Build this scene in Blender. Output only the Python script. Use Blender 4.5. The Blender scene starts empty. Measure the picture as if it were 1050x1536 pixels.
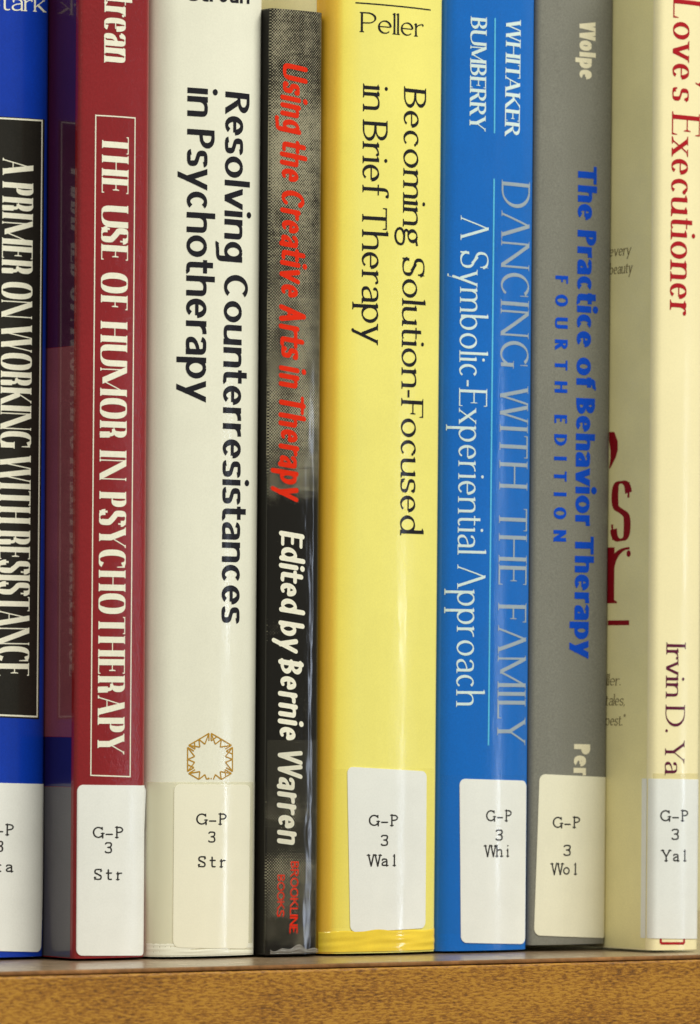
import bpy, math, random
from mathutils import Vector, Matrix
random.seed(7)
R = math.radians
sc = bpy.context.scene

# ------------------------------------------------------------------ camera
# world: X along the shelf, Y into the shelf, Z up, metres; shelf top at Z = 0
FPX = 8180.0                  # focal length in pixels of the 1050 x 1536 photograph
YAW, ROLL = R(36), R(0.57)
PPX, PPY = 525.0, 1060.0      # principal point (level camera with vertical shift)
DIST, EYE = 1.298, 0.0595
FWD = Vector((math.sin(YAW), math.cos(YAW), 0))
RGT = Vector((math.cos(YAW), -math.sin(YAW), 0))
UPV = Vector((0, 0, 1))
CAM = Vector((0, 0, EYE)) - FWD * DIST
cd = bpy.data.cameras.new('camera'); cam = bpy.data.objects.new('camera', cd)
sc.collection.objects.link(cam); sc.camera = cam
cx_ = RGT * math.cos(ROLL) + UPV * math.sin(ROLL)
cy_ = -RGT * math.sin(ROLL) + UPV * math.cos(ROLL)
M = Matrix.Identity(4)
for i in range(3):
    M[i][0] = cx_[i]; M[i][1] = cy_[i]; M[i][2] = -FWD[i]; M[i][3] = CAM[i]
cam.matrix_world = M
cd.sensor_fit = 'VERTICAL'; cd.sensor_height = 24; cd.lens = FPX / 1536 * 24
cd.shift_y = (PPY - 768) / 1536
cd.clip_start = 0.05; cd.clip_end = 50
cd.dof.use_dof = True; cd.dof.focus_distance = DIST - 0.01; cd.dof.aperture_fstop = 16

# ------------------------------------------------------------------ room light
w = bpy.data.worlds.new("World"); sc.world = w; w.use_nodes = True
bg = w.node_tree.nodes['Background']
bg.inputs[0].default_value = (0.97, 0.97, 0.82, 1); bg.inputs[1].default_value = 0.26
def area(name, loc, target, sx, sy, power, col):
    ld = bpy.data.lights.new(name, 'AREA'); ld.shape = 'RECTANGLE'; ld.size = sx; ld.size_y = sy
    ld.energy = power; ld.color = col
    o = bpy.data.objects.new(name, ld); sc.collection.objects.link(o)
    o.location = loc
    o.rotation_euler = (Vector(target) - Vector(loc)).to_track_quat('-Z', 'Y').to_euler()
    return o
area('ceiling_lamp', (0.75, -1.35, 1.75), (0, 0, 0.1), 1.3, 0.7, 57, (1.0, 0.99, 0.86))
area('left_fill_light', (-1.5, -1.3, 1.2), (0, 0, 0.1), 0.9, 0.5, 15, (1.0, 0.98, 0.83))  # added fill light, lifts the dark left-facing side covers
AZ = R(45)
area('far_window', (3.0 * math.sin(AZ), -3.0 * math.cos(AZ), 0.06), (0, 0, 0.05), 0.072, 0.50, 1.7, (0.72, 0.82, 1.0))
sc.view_settings.view_transform = 'Standard'; sc.view_settings.look = 'None'
sc.view_settings.exposure = 0; sc.view_settings.gamma = 1

def ray(px, py):
    dx, dy = px - PPX, PPY - py
    a = dx * math.cos(ROLL) - dy * math.sin(ROLL)
    b = dx * math.sin(ROLL) + dy * math.cos(ROLL)
    return FWD * FPX + RGT * a + UPV * b
def on_y(px, py, Y):
    d = ray(px, py); t = (Y - CAM.y) / d.y; return CAM + d * t
def on_x(px, py, X):
    d = ray(px, py); t = (X - CAM.x) / d.x; return CAM + d * t

# ------------------------------------------------------------------ materials
def mat(name):
    m = bpy.data.materials.new(name); m.use_nodes = True
    nt = m.node_tree; b = nt.nodes['Principled BSDF']
    return m, nt, b
def N(nt, t, **kw):
    n = nt.nodes.new(t)
    for k_, v_ in kw.items(): setattr(n, k_, v_)
    return n
def lin(c):
    return tuple((v / 12.92 if v <= .04045 else ((v + .055) / 1.055) ** 2.4) for v in [x / 255 for x in c])
def noise(nt, scale, detail=3, rough=.55, sc3=(1, 1, 1)):
    tc = N(nt, 'ShaderNodeTexCoord'); mp = N(nt, 'ShaderNodeMapping'); mp.inputs['Scale'].default_value = sc3
    nt.links.new(tc.outputs['Object'], mp.inputs[0])
    n = N(nt, 'ShaderNodeTexNoise'); n.inputs['Scale'].default_value = scale
    n.inputs['Detail'].default_value = detail; n.inputs['Roughness'].default_value = rough
    nt.links.new(mp.outputs[0], n.inputs[0]); return n
def vary(nt, col_socket, amt, scale, sc3=(1, 1, 1), detail=3):
    """multiply a colour by 1 +- amt noise"""
    n = noise(nt, scale, detail, .6, sc3)
    mr = N(nt, 'ShaderNodeMapRange'); mr.inputs['From Min'].default_value = .3; mr.inputs['From Max'].default_value = .7
    mr.inputs['To Min'].default_value = 1 - amt; mr.inputs['To Max'].default_value = 1 + amt
    nt.links.new(n.outputs[0], mr.inputs[0])
    v = N(nt, 'ShaderNodeVectorMath', operation='SCALE')
    nt.links.new(col_socket, v.inputs[0]); nt.links.new(mr.outputs[0], v.inputs['Scale'])
    return v.outputs[0]
def bump(nt, b, sock, dist, strength=1.0, coat=True):
    bp = N(nt, 'ShaderNodeBump'); bp.inputs['Distance'].default_value = dist; bp.inputs['Strength'].default_value = strength
    nt.links.new(sock, bp.inputs['Height'])
    nt.links.new(bp.outputs[0], b.inputs['Normal'])
    if coat: nt.links.new(bp.outputs[0], b.inputs['Coat Normal'])
def paint(name, col, rough=.5, coat=0, crough=.1, grain=.05, gscale=2500, mott=.03, bmp=0, bscale=(300, 300, 60), spec=.15):
    m, nt, b = mat(name)
    rgb = N(nt, 'ShaderNodeRGB'); rgb.outputs[0].default_value = (*col, 1)
    s = vary(nt, rgb.outputs[0], grain, gscale)
    s = vary(nt, s, mott, 60)
    s = vary(nt, s, mott * .8, 9, (3, 3, 1), 5)
    nt.links.new(s, b.inputs['Base Color'])
    b.inputs['Roughness'].default_value = rough; b.inputs['Specular IOR Level'].default_value = spec
    b.inputs['Coat Weight'].default_value = coat; b.inputs['Coat Roughness'].default_value = crough
    if bmp:
        n = noise(nt, 1, 3, .55, bscale); bump(nt, b, n.outputs[0], bmp)
        n5 = noise(nt, 1, 5, .65, (220, 220, 35)); m5 = N(nt, 'ShaderNodeMapRange')
        m5.inputs[1].default_value = .35; m5.inputs[2].default_value = .68; m5.inputs[3].default_value = crough * .7; m5.inputs[4].default_value = crough * 2.1
        nt.links.new(n5.outputs[0], m5.inputs[0]); nt.links.new(m5.outputs[0], b.inputs['Coat Roughness'])
    return m
MC = {}
def ink(name, col, **kw):
    if name not in MC: MC[name] = paint(name, col, **{**dict(rough=.5, grain=.06, mott=.04, coat=.25, crough=.12, spec=.1), **kw})
    return MC[name]

# ------------------------------------------------------------------ object helpers
def link(o, parent=None):
    sc.collection.objects.link(o)
    if parent: o.parent = parent
    return o
def meshobj(name, verts, faces, m, parent=None, smooth=False):
    me = bpy.data.meshes.new(name); me.from_pydata([tuple(v) for v in verts], [], faces); me.update()
    if smooth:
        for p in me.polygons: p.use_smooth = True
    if m: me.materials.append(m)
    return link(bpy.data.objects.new(name, me), parent)

# ------------------------------------------------------------------ lettering: drawn with a broad-nib pen model
class Style:
    def __init__(s, X=.66, A=1.04, D=-.3, k=.16, t=.06, w=1.0, phi=0, serif=None, slant=0, sq=2.0, rnd=0, ball=0,
                 track=.12, space=.32, mono=0, g2=False, wave=0, stress=1):
        s.__dict__.update(locals())
class Pen:
    def __init__(s, st, w):
        s.st = st; s.w = w; s.polys = []; s.ox = 0
    def width(s, dx, dy, mode):
        st = s.st
        if mode == 'k': return st.k
        if mode == 't': return st.t
        if mode == 'u': return st.t * (.6 if st.k > .2 else 1)
        if mode == 'm': return (st.k + st.t) / 2
        th = math.atan2(dy, dx) - st.phi
        return math.sqrt((st.k * math.sin(th)) ** 2 + (st.t * math.cos(th)) ** 2)
    def stroke(s, pts, mode='a', cut=False, cap=None):
        n = len(pts); Lf, Rt = [], []
        for i in range(n):
            a = pts[max(i - 1, 0)]; b = pts[min(i + 1, n - 1)]
            dx, dy = b[0] - a[0], b[1] - a[1]; l = math.hypot(dx, dy) or 1e-9; dx /= l; dy /= l
            wd = s.width(dx, dy, mode) / 2
            p = pts[i]; lf = [p[0] - dy * wd, p[1] + dx * wd]; rt = [p[0] + dy * wd, p[1] - dx * wd]
            if cut and i in (0, n - 1) and abs(dy) > .3:
                for q in (lf, rt):
                    e = (q[1] - p[1]) / dy; q[0] -= dx * e; q[1] -= dy * e
            Lf.append(lf); Rt.append(rt)
        for i in range(n - 1):
            s.polys.append(([Rt[i], Rt[i + 1], Lf[i + 1], Lf[i]], i == 0))
        rnd = s.st.rnd if cap is None else cap
        if rnd:
            for i in (0, n - 1):
                wd = math.hypot(Lf[i][0] - Rt[i][0], Lf[i][1] - Rt[i][1]) / 2
                s.disc(pts[i][0], pts[i][1], wd * .99)
    def disc(s, x, y, r, ry=None):
        ry = ry or r
        s.polys.append(([[x + r * math.cos(a * math.pi / 7), y + ry * math.sin(a * math.pi / 7)] for a in range(14)], True))
    def L(s, x0, y0, x1, y1, mode='a'):
        m = 6 if abs(y1 - y0) + abs(x1 - x0) > .3 else 3
        s.stroke([(x0 + (x1 - x0) * i / m, y0 + (y1 - y0) * i / m) for i in range(m + 1)], mode, cut=(not s.st.rnd) and abs(x1 - x0) > 1e-6)
    def arc(s, cx, cy, rx, ry, a0, a1, mode='a', extra=None, pre=None):
        n = max(6, int(abs(a1 - a0) / 12)); e = 2 / s.st.sq; pts = list(pre or [])
        for i in range(n + 1):
            a = R(a0 + (a1 - a0) * i / n); c, sn = math.cos(a), math.sin(a)
            pts.append((cx + rx * math.copysign(abs(c) ** e, c), cy + ry * math.copysign(abs(sn) ** e, sn)))
        s.stroke(pts + list(extra or []), mode); return pts
    def C(s, p, mode='a'):
        """p: start, then (c1, c2, end) triples"""
        pts = [p[0]]
        for j in range(1, len(p), 3):
            a, b, c, d = pts[-1], p[j], p[j + 1], p[j + 2]
            for i in range(1, 9):
                t = i / 8; u = 1 - t
                pts.append(tuple(u**3 * a[q] + 3*u*u*t * b[q] + 3*u*t*t * c[q] + t**3 * d[q] for q in (0, 1)))
        s.stroke(pts, mode)
    def F(s, x, y, d=1, lw=None, sides=(1, 1)):
        """horizontal serif at a stem end; d = +1 sits on the baseline, -1 hangs from the top"""
        if not s.st.serif: return
        l, th, br = s.st.serif; h = (s.st.k if lw is None else lw) / 2
        xl = x - h - l * sides[0]; xr = x + h + l * sides[1]
        s.polys.append(([[xl, y], [xr, y], [xr, y + d * th], [x + h, y + d * (th + br)], [x - h, y + d * (th + br)], [xl, y + d * th]][::d], True))
    def flag(s, x, y):
        if not s.st.serif: return
        l, th, br = s.st.serif; h = s.st.k / 2
        s.polys.append(([[x - h - l * 1.1, y - th * 1.2 - br * .7], [x - h, y - th * 2 - br * 1.5], [x + h, y - th], [x + h, y], [x - h * .2, y]], True))
    def V(s, x, y, d, ln=None):
        """vertical serif at the end of an arm, pointing d"""
        if not s.st.serif: return
        l, th, br = s.st.serif; ln = (ln or l * 1.7 + s.st.t)
        s.polys.append(([[x, y], [x, y + d * ln], [x - th * .8, y + d * ln], [x - th * 1.2 - br * .8, y]][::-1 if d > 0 else 1], True))
    def ball(s, x, y, f=1.0):
        if s.st.ball: s.disc(x, y, s.st.ball * f)

def glyph(p, ch):
    st = p.st; X, A, D, k, t = st.X, st.A, st.D, st.k, st.t; h, v = k / 2, t / 2; w = p.w; L, F, C, arc = p.L, p.F, p.C, p.arc
    u = w * X * .95; c = w; H = 1.0; S = bool(st.serif)
    def bowl(cx, W_): arc(cx, X / 2, W_ / 2 - h, X / 2 - v, 90, 450)
    if ch == 'o': W = u; bowl(W / 2, W)
    elif ch == 'c':
        W = .84 * u; arc(W * .54, X/2, W*.54 - h, X/2 - v, 48, 315); p.ball(W * .9, X * .78)
    elif ch == 'e':
        W = .9 * u; L(h, X*.52, W - h, X*.52, 'u'); arc(W/2, X/2, W/2 - h, X/2 - v, 4, 300 if st.rnd and not st.mono else 318)
    elif ch == 'a':
        W = .82 * u
        C([(W*.13, X*.76), (W*.2, X*.95), (W*.35, X - v), (W*.5, X - v), (W*.8, X - v), (W - h, X*.85), (W - h, X*.62), (W - h, X*.4), (W - h, X*.2), (W - h, 0)])
        C([(W - h, X*.6), (W*.6, X*.58), (h, X*.5), (h, X*.27), (h, X*.1), (W*.25, v), (W*.42, v), (W*.65, v), (W*.85, X*.12), (W - h, X*.26)])
        p.ball(W * .17, X * .76)
        if S: F(W - h, 0, 1, sides=(0, 1))
    elif ch in 'bdpq':
        W = .98 * u
        xs = h if ch in 'bp' else W - h
        if ch in 'bd': L(xs, 0 if not S or ch == 'd' else t, xs, A); p.flag(xs, A)
        else: L(xs, D, xs, X); F(xs, D)
        if ch == 'p': p.flag(xs, X)
        if ch == 'd' and S: F(xs, 0, 1, sides=(0, 1))
        bowl(W / 2, W)
    elif ch in 'hn':
        W = .93 * u; L(h, 0, h, A if ch == 'h' else X); p.flag(h, A if ch == 'h' else X)
        C([(h, X*.62), (h + W*.05, X*.82), (W*.35, X - v), (W*.55, X - v), (W*.85, X - v), (W - h, X*.85), (W - h, X*.6), (W - h, X*.4), (W - h, X*.2), (W - h, 0)])
        F(h, 0); F(W - h, 0)
    elif ch == 'm':
        W = 1.48 * u; m = W / 2
        L(h, 0, h, X); p.flag(h, X)
        for a, b in ((h, m), (m, W - h)):
            C([(a, X*.62), (a + W*.04, X*.82), (a + (b-a)*.3, X - v), (a + (b-a)*.55, X - v), (b - (b-a)*.1, X - v), (b, X*.85), (b, X*.6), (b, X*.4), (b, X*.2), (b, 0)])
        F(h, 0); F(m, 0); F(W - h, 0)
    elif ch == 'u':
        W = .93 * u; L(W - h, 0, W - h, X); p.flag(W - h, X); p.flag(h, X)
        C([(h, X), (h, X*.8), (h, X*.6), (h, X*.4), (h, X*.15), (W*.15, v), (W*.43, v), (W*.65, v), (W - h - W*.05, X*.18), (W - h, X*.38)])
        if S: F(W - h, 0, 1, sides=(0, 1))
    elif ch == 'r':
        W = .62 * u; L(h, 0, h, X); p.flag(h, X); F(h, 0)
        C([(h, X*.6), (h + W*.05, X*.8), (W*.5, X - v), (W * .97, X - max(v, t*.55))], 'a' if S else 'm'); p.ball(W*.93, X*.88)
    elif ch == 's':
        W = .74 * u
        C([(W - h*.7, X*.8), (W*.85, X*.93), (W*.7, X - v), (W*.5, X - v), (W*.25, X - v), (h, X*.9), (h, X*.73), (h, X*.55), (W*.3, X*.55), (W*.5, X*.5),
           (W*.75, X*.44), (W - h, X*.42), (W - h, X*.26), (W - h, X*.1), (W*.75, v), (W*.48, v), (W*.3, v), (W*.14, X*.07), (h*.7, X*.2)], 'a')
        if S: p.V(W*.93, X*.72, 1, X*.26); p.V(W*.1, X*.28, -1, X*.26)
    elif ch == 't':
        W = .62 * u; a = W*.38
        C([(a, X*1.32), (a, X), (a, X*.6), (a, X*.3), (a, X*.08), (W*.5, v), (W*.72, v), (W*.82, v), (W*.92, X*.05), (W, X*.1)])
        L(0, X - v, W, X - v, 't' if S else 'm')
    elif ch == 'f':
        W = .6 * u; a = W*.42
        C([(a, 0), (a, X*.4), (a, X*.7), (a, A*.75), (a, A*.95), (W*.6, A - v), (W*.8, A - v), (W*.9, A - v), (W, A*.97), (W*1.08, A*.93)]); p.ball(W*1.02, A*.92)
        L(0, X - v, W*.95, X - v, 't' if S else 'm'); F(a, 0)
    elif ch == 'g':
        W = .95 * u
        if st.g2:
            arc(W*.45, X*.66, W*.36 - h*.6, X*.34 - v, 90, 450); L(W*.68, X*.9, W*.98, X*.98, 'm')
            C([(W*.25, X*.38), (W*.1, X*.3), (W*.08, X*.12), (W*.3, X*.1), (W*.6, X*.08), (W*.95, X*.12), (W*.95, -X*.14), (W*.95, D*1.05), (W*.1, D*1.1), (W*.06, -X*.2), (W*.05, -X*.02), (W*.3, X*.06), (W*.42, X*.08)], 'm')
        else:
            bowl(W / 2, W)
            C([(W - h, X), (W - h, X*.6), (W - h, X*.3), (W - h, D*.2), (W - h, D*.8), (W*.75, D + v), (W*.48, D + v), (W*.3, D + v), (W*.15, D*.95), (W*.06, D*.82)])
    elif ch in 'il':
        W = k; L(h, 0, h, X if ch == 'i' else A); F(h, 0); p.flag(h, X if ch == 'i' else A)
        if ch == 'i': p.disc(h, min(A*.97, X*1.42), h * 1.12, h * 1.12)
        if S: W = k
    elif ch == 'k':
        W = .9*u; L(h, 0, h, A); p.flag(h, A); F(h, 0); L(h, X*.35, W*.88, X, 't'); L(W*.35, X*.55, W*.95, 0, 'k'); F(W*.93, 0, 1); F(W*.85, X, -1, t)
    elif ch in 'vwy':
        W = (1.35 if ch == 'w' else .92) * u; n = 2 if ch == 'w' else 1; q = W / n
        for i in range(n):
            L(i*q + h*.8, X, i*q + q/2, 0); 
            if ch == 'y': L(q - h*.6, X, q*.3, D, 'a'); p.ball(q*.27, D*.95)
            else: L(i*q + q - h*.6, X, i*q + q/2, 0)
            F(i*q + h*.6, X, -1, k*.8)
        F(W - h*.5, X, -1, t)
    elif ch == 'x':
        W = .92*u; L(h*.6, X, W - h*.6, 0, 'k'); L(W - h*.8, X, h*.6, 0, 't'); F(h*.8, X, -1, k*.7); F(W - h, X, -1, t); F(h*.8, 0, 1, t); F(W - h, 0, 1, k*.7)
    # ---- capitals
    elif ch in 'OQ': W = .86*c; arc(W/2, .5, W/2 - h, .5 - v, 90, 450)
    elif ch == 'C':
        W = .78*c; arc(W*.54, .5, W*.54 - h, .5 - v, 45, 315)
        if S: p.V(W*.96, H*.97, -1, .3)
    elif ch == 'G':
        W = .84*c; arc(W*.52, .5, W*.52 - h, .5 - v, 48, 325); L(W - h, .02, W - h, .44, 'k')
        if S: F(W - h, .46, -1); p.V(W*.94, H*.97, -1, .28)
        else: L(W*.55, .44, W, .44, 't')
    elif ch == 'D':
        W = .82*c; L(h, 0, h, 1); arc(W*.35, .5, W*.65 - h, .5 - v, 90, -90, pre=[(0, 1 - v)], extra=[(0, v)])
        if S: F(h, 0, 1, sides=(1, 0)); F(h, 1, -1, sides=(1, 0))
    elif ch in 'BPR':
        W = (.64 if ch != 'R' else .7)*c; m = .5 if ch != 'P' else .45; L(h, 0, h, 1, 'k')
        arc(W*.4, (1 + m) / 2, W*.54 - h, (1 - m)/2 - v*.3 - v*.6, 90, -90, pre=[(h*.3, 1 - v)], extra=[(h, m + v*.6)])
        if ch == 'B': arc(W*.42, m/2 + v*.3, W*.58 - h, m/2 - v*.9, 90, -90, pre=[(h*.3, m)], extra=[(h*.3, v)])
        if ch == 'R':
            if st.k > 4*st.t: C([(W*.45, m), (W*.75, m), (W - h*1.2, m*.95), (W - h*1.2, m*.7), (W - h*1.2, m*.45), (W - h*1.2, .06), (W - h*.9, 0)], 'm'); L(W - h*1.2, m*.72, W - h*1.1, 0, 'k')
            else: L(W*.48, m, W - h*.6, 0, 'k'); F(W - h*.3, 0, 1, k*.5)
        if S: F(h, 0, 1, sides=(1, 0 if ch == 'B' else 1)); F(h, 1, -1, sides=(1, 0))
    elif ch in 'EFL':
        W = {'E': .6, 'F': .56, 'L': .56}[ch]*c; L(h, 0, h, 1, 'k')
        tm = 't' if (S or st.k > 3*st.t) else 'a'
        if ch != 'L': L(h, 1 - v, W, 1 - v, 't'); L(h, .52, W*.82, .52, 't'); p.V(W, 1, -1); 
        if ch in 'EF' and S: p.V(W*.82, .52, 1, .12); p.V(W*.82, .52, -1, .12)
        if ch != 'F': L(h, v, W, v, 't'); p.V(W + .01, 0, 1)
        if S: F(h, 0, 1, sides=(1, 1 if ch == 'F' else 0)); F(h, 1, -1, sides=(1, 1 if ch == 'L' else 0))
    elif ch == 'H':
        W = .82*c; L(h, 0, h, 1, 'k'); L(W - h, 0, W - h, 1, 'k'); L(h, .52, W - h, .52, 't')
        for xx in (h, W - h): F(xx, 0); F(xx, 1, -1)
    elif ch == 'I':
        W = k; L(h, 0, h, 1, 'k'); F(h, 0); F(h, 1, -1)
        if st.mono: pass
    elif ch == 'K':
        W = .8*c; L(h, 0, h, 1, 'k'); L(h, .4, W*.86, 1, 't'); L(W*.36, .62, W - h*.6, 0, 'k'); F(h, 0); F(h, 1, -1); F(W*.84, 1, -1, t); F(W - h*.4, 0, 1, k*.6)
    elif ch == 'M':
        W = (1.2 if st.k > 4*st.t else .98)*c; tt = 't' if S else 'k'; L(h, 0, h*.9, 1, tt); L(W - h, 0, W - h, 1, 'k'); L(h*.8, 1, W/2, .08 if S else 0, 'k'); L(W - h*.8, 1, W/2, .08 if S else 0, 't' if S else 'k')
        F(h, 0, 1, t); F(W - h, 0); F(h*.8, 1, -1, t, (1, 0)); F(W - h, 1, -1, sides=(0, 1))
    elif ch == 'N':
        W = .82*c; tt = 't' if S else 'k'; L(v if S else h, 0, v if S else h, 1, tt); L(W - (v if S else h), 0, W - (v if S else h), 1, tt); L(h*.8, 1, W - h*.8, 0, 'k')
        F(v, 0, 1, t); F(v, 1, -1, t, (1, 0)); F(W - v, 1, -1, t)
    elif ch == 'A':
        W = .8*c; L(W*.5, 1, h*.3 + v, 0, 't' if S else 'k'); L(W*.48, 1, W - h, 0, 'k')
        if st.stress: L(W*.2, .33, W*.76, .33, 't')
        F(v + h*.2, 0, 1, t); F(W - h*.9, 0, 1)
    elif ch in 'VW':
        n = 1 if ch == 'V' else 2; W = (.78 if n == 1 else (1.3 if st.k > 4*st.t or (not S and st.k > .19) else 1.12))*c; q = W / n
        for i in range(n): L(i*q + h, 1, i*q + q/2 + h*.2, 0, 'k' if S or st.k < .19 else 'm'); L(i*q + q - v, 1, i*q + q/2 + h*.2, 0, 't' if S else 'k' if st.k < .19 else 'm'); F(i*q + h, 1, -1)
        F(W - v, 1, -1, t)
    elif ch == 'Y':
        W = .78*c; L(h, 1, W/2, .42, 'k'); L(W - v, 1, W/2, .42, 't' if S else 'k'); L(W/2, 0, W/2, .46, 'k'); F(W/2, 0); F(h, 1, -1); F(W - v, 1, -1, t)
    elif ch == 'U':
        W = .8*c; C([(h, 1), (h, .8), (h, .6), (h, .34), (h, .1), (W*.22, v), (W*.5, v), (W*.78, v), (W - (v if S else h), .1), (W - (v if S else h), .34), (W - (v if S else h), .6), (W - (v if S else h), .8), (W - (v if S else h), 1)], 'a')
        if S and st.k > 2.2*st.t: L(h, .3, h, 1, 'k')
        F(h, 1, -1); F(W - v, 1, -1, t)
    elif ch == 'T':
        W = .72*c; L(W/2, 0, W/2, 1, 'k'); L(0, 1 - v, W, 1 - v, 't'); F(W/2, 0)
        if S: p.V(W, 1, -1); l, th, br = st.serif; p.polys.append(([[0, 1], [0, 1 - l*1.7 - t], [th*.8, 1 - l*1.7 - t], [th*1.2 + br*.8, 1]], True))
    elif ch == 'S':
        W = .62*c
        C([(W - h*.6, .8), (W*.9, .93), (W*.72, 1 - v), (W*.5, 1 - v), (W*.22, 1 - v), (h, .9), (h, .74), (h, .56), (W*.3, .56), (W*.5, .5),
           (W*.78, .43), (W - h, .4), (W - h, .25), (W - h, .08), (W*.75, v), (W*.48, v), (W*.28, v), (W*.1, .08), (h*.6, .22)], 'a')
        if S: C([(W*.3, .6), (W*.42, .54), (W*.55, .5), (W*.72, .4)], 'k'); p.V(W*.95, .7, 1, .3); p.polys.append(([[W*.02, 0], [W*.1, 0], [W*.1 + t, .3], [W*.02, .3]], True))
    elif ch == '3':
        W = .6*c; C([(h, .84), (W*.2, .96), (W*.35, 1 - v), (W*.5, 1 - v), (W*.8, 1 - v), (W - h, .9), (W - h, .77), (W - h, .6), (W*.7, .53), (W*.42, .53)])
        C([(W*.42, .53), (W*.8, .53), (W - h, .44), (W - h, .27), (W - h, .1), (W*.75, v), (W*.48, v), (W*.3, v), (W*.12, .06), (h*.8, .16)])
    elif ch == '-': W = (.75 if st.mono else .4)*u; L(0, X*.48, W, X*.48, 'm')
    elif ch == '.': W = k; p.disc(h, h*1.05, h*1.05)
    elif ch == ',': W = k; p.disc(h, h, h); L(h*1.4, h, h*.4, -k, 't')
    elif ch == "'": W = k; p.disc(h, A - h, h); L(h*1.5, A - h, h*.6, A - k*2, 't')
    elif ch == '"': W = 2*k; L(h, A, h, A - .25, 'm'); L(h*3, A, h*3, A - .25, 'm')
    else: W = .3*c
    return W

def layout(text, st, w):
    p = Pen(st, w); x = 0; out = []
    for ci, ch in enumerate(text):
        nx = text[ci + 1] if ci + 1 < len(text) else ''
        if ch == ' ':
            x += st.space * (1 if st.mono else w); continue
        q = Pen(st, w); W = glyph(q, ch)
        off = (st.mono - W) / 2 if st.mono else 0
        dy = random.uniform(-st.wave, st.wave)
        out.append([[[a + x + off + st.slant * b, b + dy] for a, b in poly] for poly, first in q.polys])
        kern = 0 if st.mono else {'T': -.13, 'P': -.05, 'F': -.05, 'Y': -.1, 'W': -.06, 'V': -.08}.get(ch, 0) * (nx.islower() and nx not in 'hlkbdf') + {'TA': -.14, 'LY': -.12, 'AY': -.1, 'PA': -.1, 'PY': -.05, "e'": -.1, "'s": -.02}.get(ch + nx, 0)
        x += st.mono if st.mono else kern * w + W + st.track * (.5 + .5 * w) * (1.0) + (st.serif[0] * .55 if st.serif else 0)
    x -= 0 if st.mono else st.track * (.5 + .5 * w) + (st.serif[0] * .55 if st.serif else 0)
    return out, x
def fitted(text, st, length):
    if st.mono: return layout(text, st, 1.0)
    lo, hi = .15, 4.0; seed = random.getstate()
    for _ in range(26):
        m = (lo + hi) / 2; random.setstate(seed); _, x = layout(text, st, m)
        if x > length: hi = m
        else: lo = m
    random.setstate(seed)
    return layout(text, st, m)
from mathutils.geometry import delaunay_2d_cdt
def union(polys, snap=1e-4):
    """merge overlapping outline pieces into one clean flat mesh (verts2d, tris)"""
    vs, fs = [], []; idx = {}
    def vid(p):
        kx = (round(p[0] / snap), round(p[1] / snap))
        if kx not in idx: idx[kx] = len(vs); vs.append(Vector((p[0], p[1])))
        return idx[kx]
    for poly in polys:
        ids = []
        for q in poly:
            i = vid(q)
            if i not in ids: ids.append(i)
        if len(ids) < 3: continue
        tris = [[ids[0], ids[j], ids[j + 1]] for j in range(1, len(ids) - 1)] if len(ids) == 4 else [ids]
        for tr in tris:
            ar = sum(vs[tr[i]].x * vs[tr[(i+1) % len(tr)]].y - vs[tr[(i+1) % len(tr)]].x * vs[tr[i]].y for i in range(len(tr)))
            if abs(ar) < 1e-9: continue
            fs.append(tr if ar > 0 else tr[::-1])
    def area_(vv, tt): return sum(abs((vv[b].x-vv[a].x)*(vv[c].y-vv[a].y)-(vv[c].x-vv[a].x)*(vv[b].y-vv[a].y)) for a, b, c in tt)/2
    want = sum(abs(sum(vs[q[i]].x*vs[q[(i+1)%len(q)]].y - vs[q[(i+1)%len(q)]].x*vs[q[i]].y for i in range(len(q))))/2 for q in fs)
    for k_ in range(6):
        if k_ == 0: inp = vs
        else:
            rr_ = random.Random(k_); inp = [Vector((q.x + rr_.uniform(-1, 1)*snap*.4*k_, q.y + rr_.uniform(-1, 1)*snap*.4*k_)) for q in vs]
        v, e, f, ov, oe, of = delaunay_2d_cdt(inp, [], fs, 0, snap * .02, True)
        tr = [list(a) for a, o in zip(f, of) if o]
        if tr and len(max(tr, key=len)) == 3 and want * .45 < area_(v, tr) < want * 1.02: return [(q.x, q.y) for q in v], tr
    print('UNION FALLBACK', len(fs), want, area_(v, tr) if tr else 0)
    return [(q.x, q.y) for q in vs], [t_ for t_ in fs]

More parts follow.
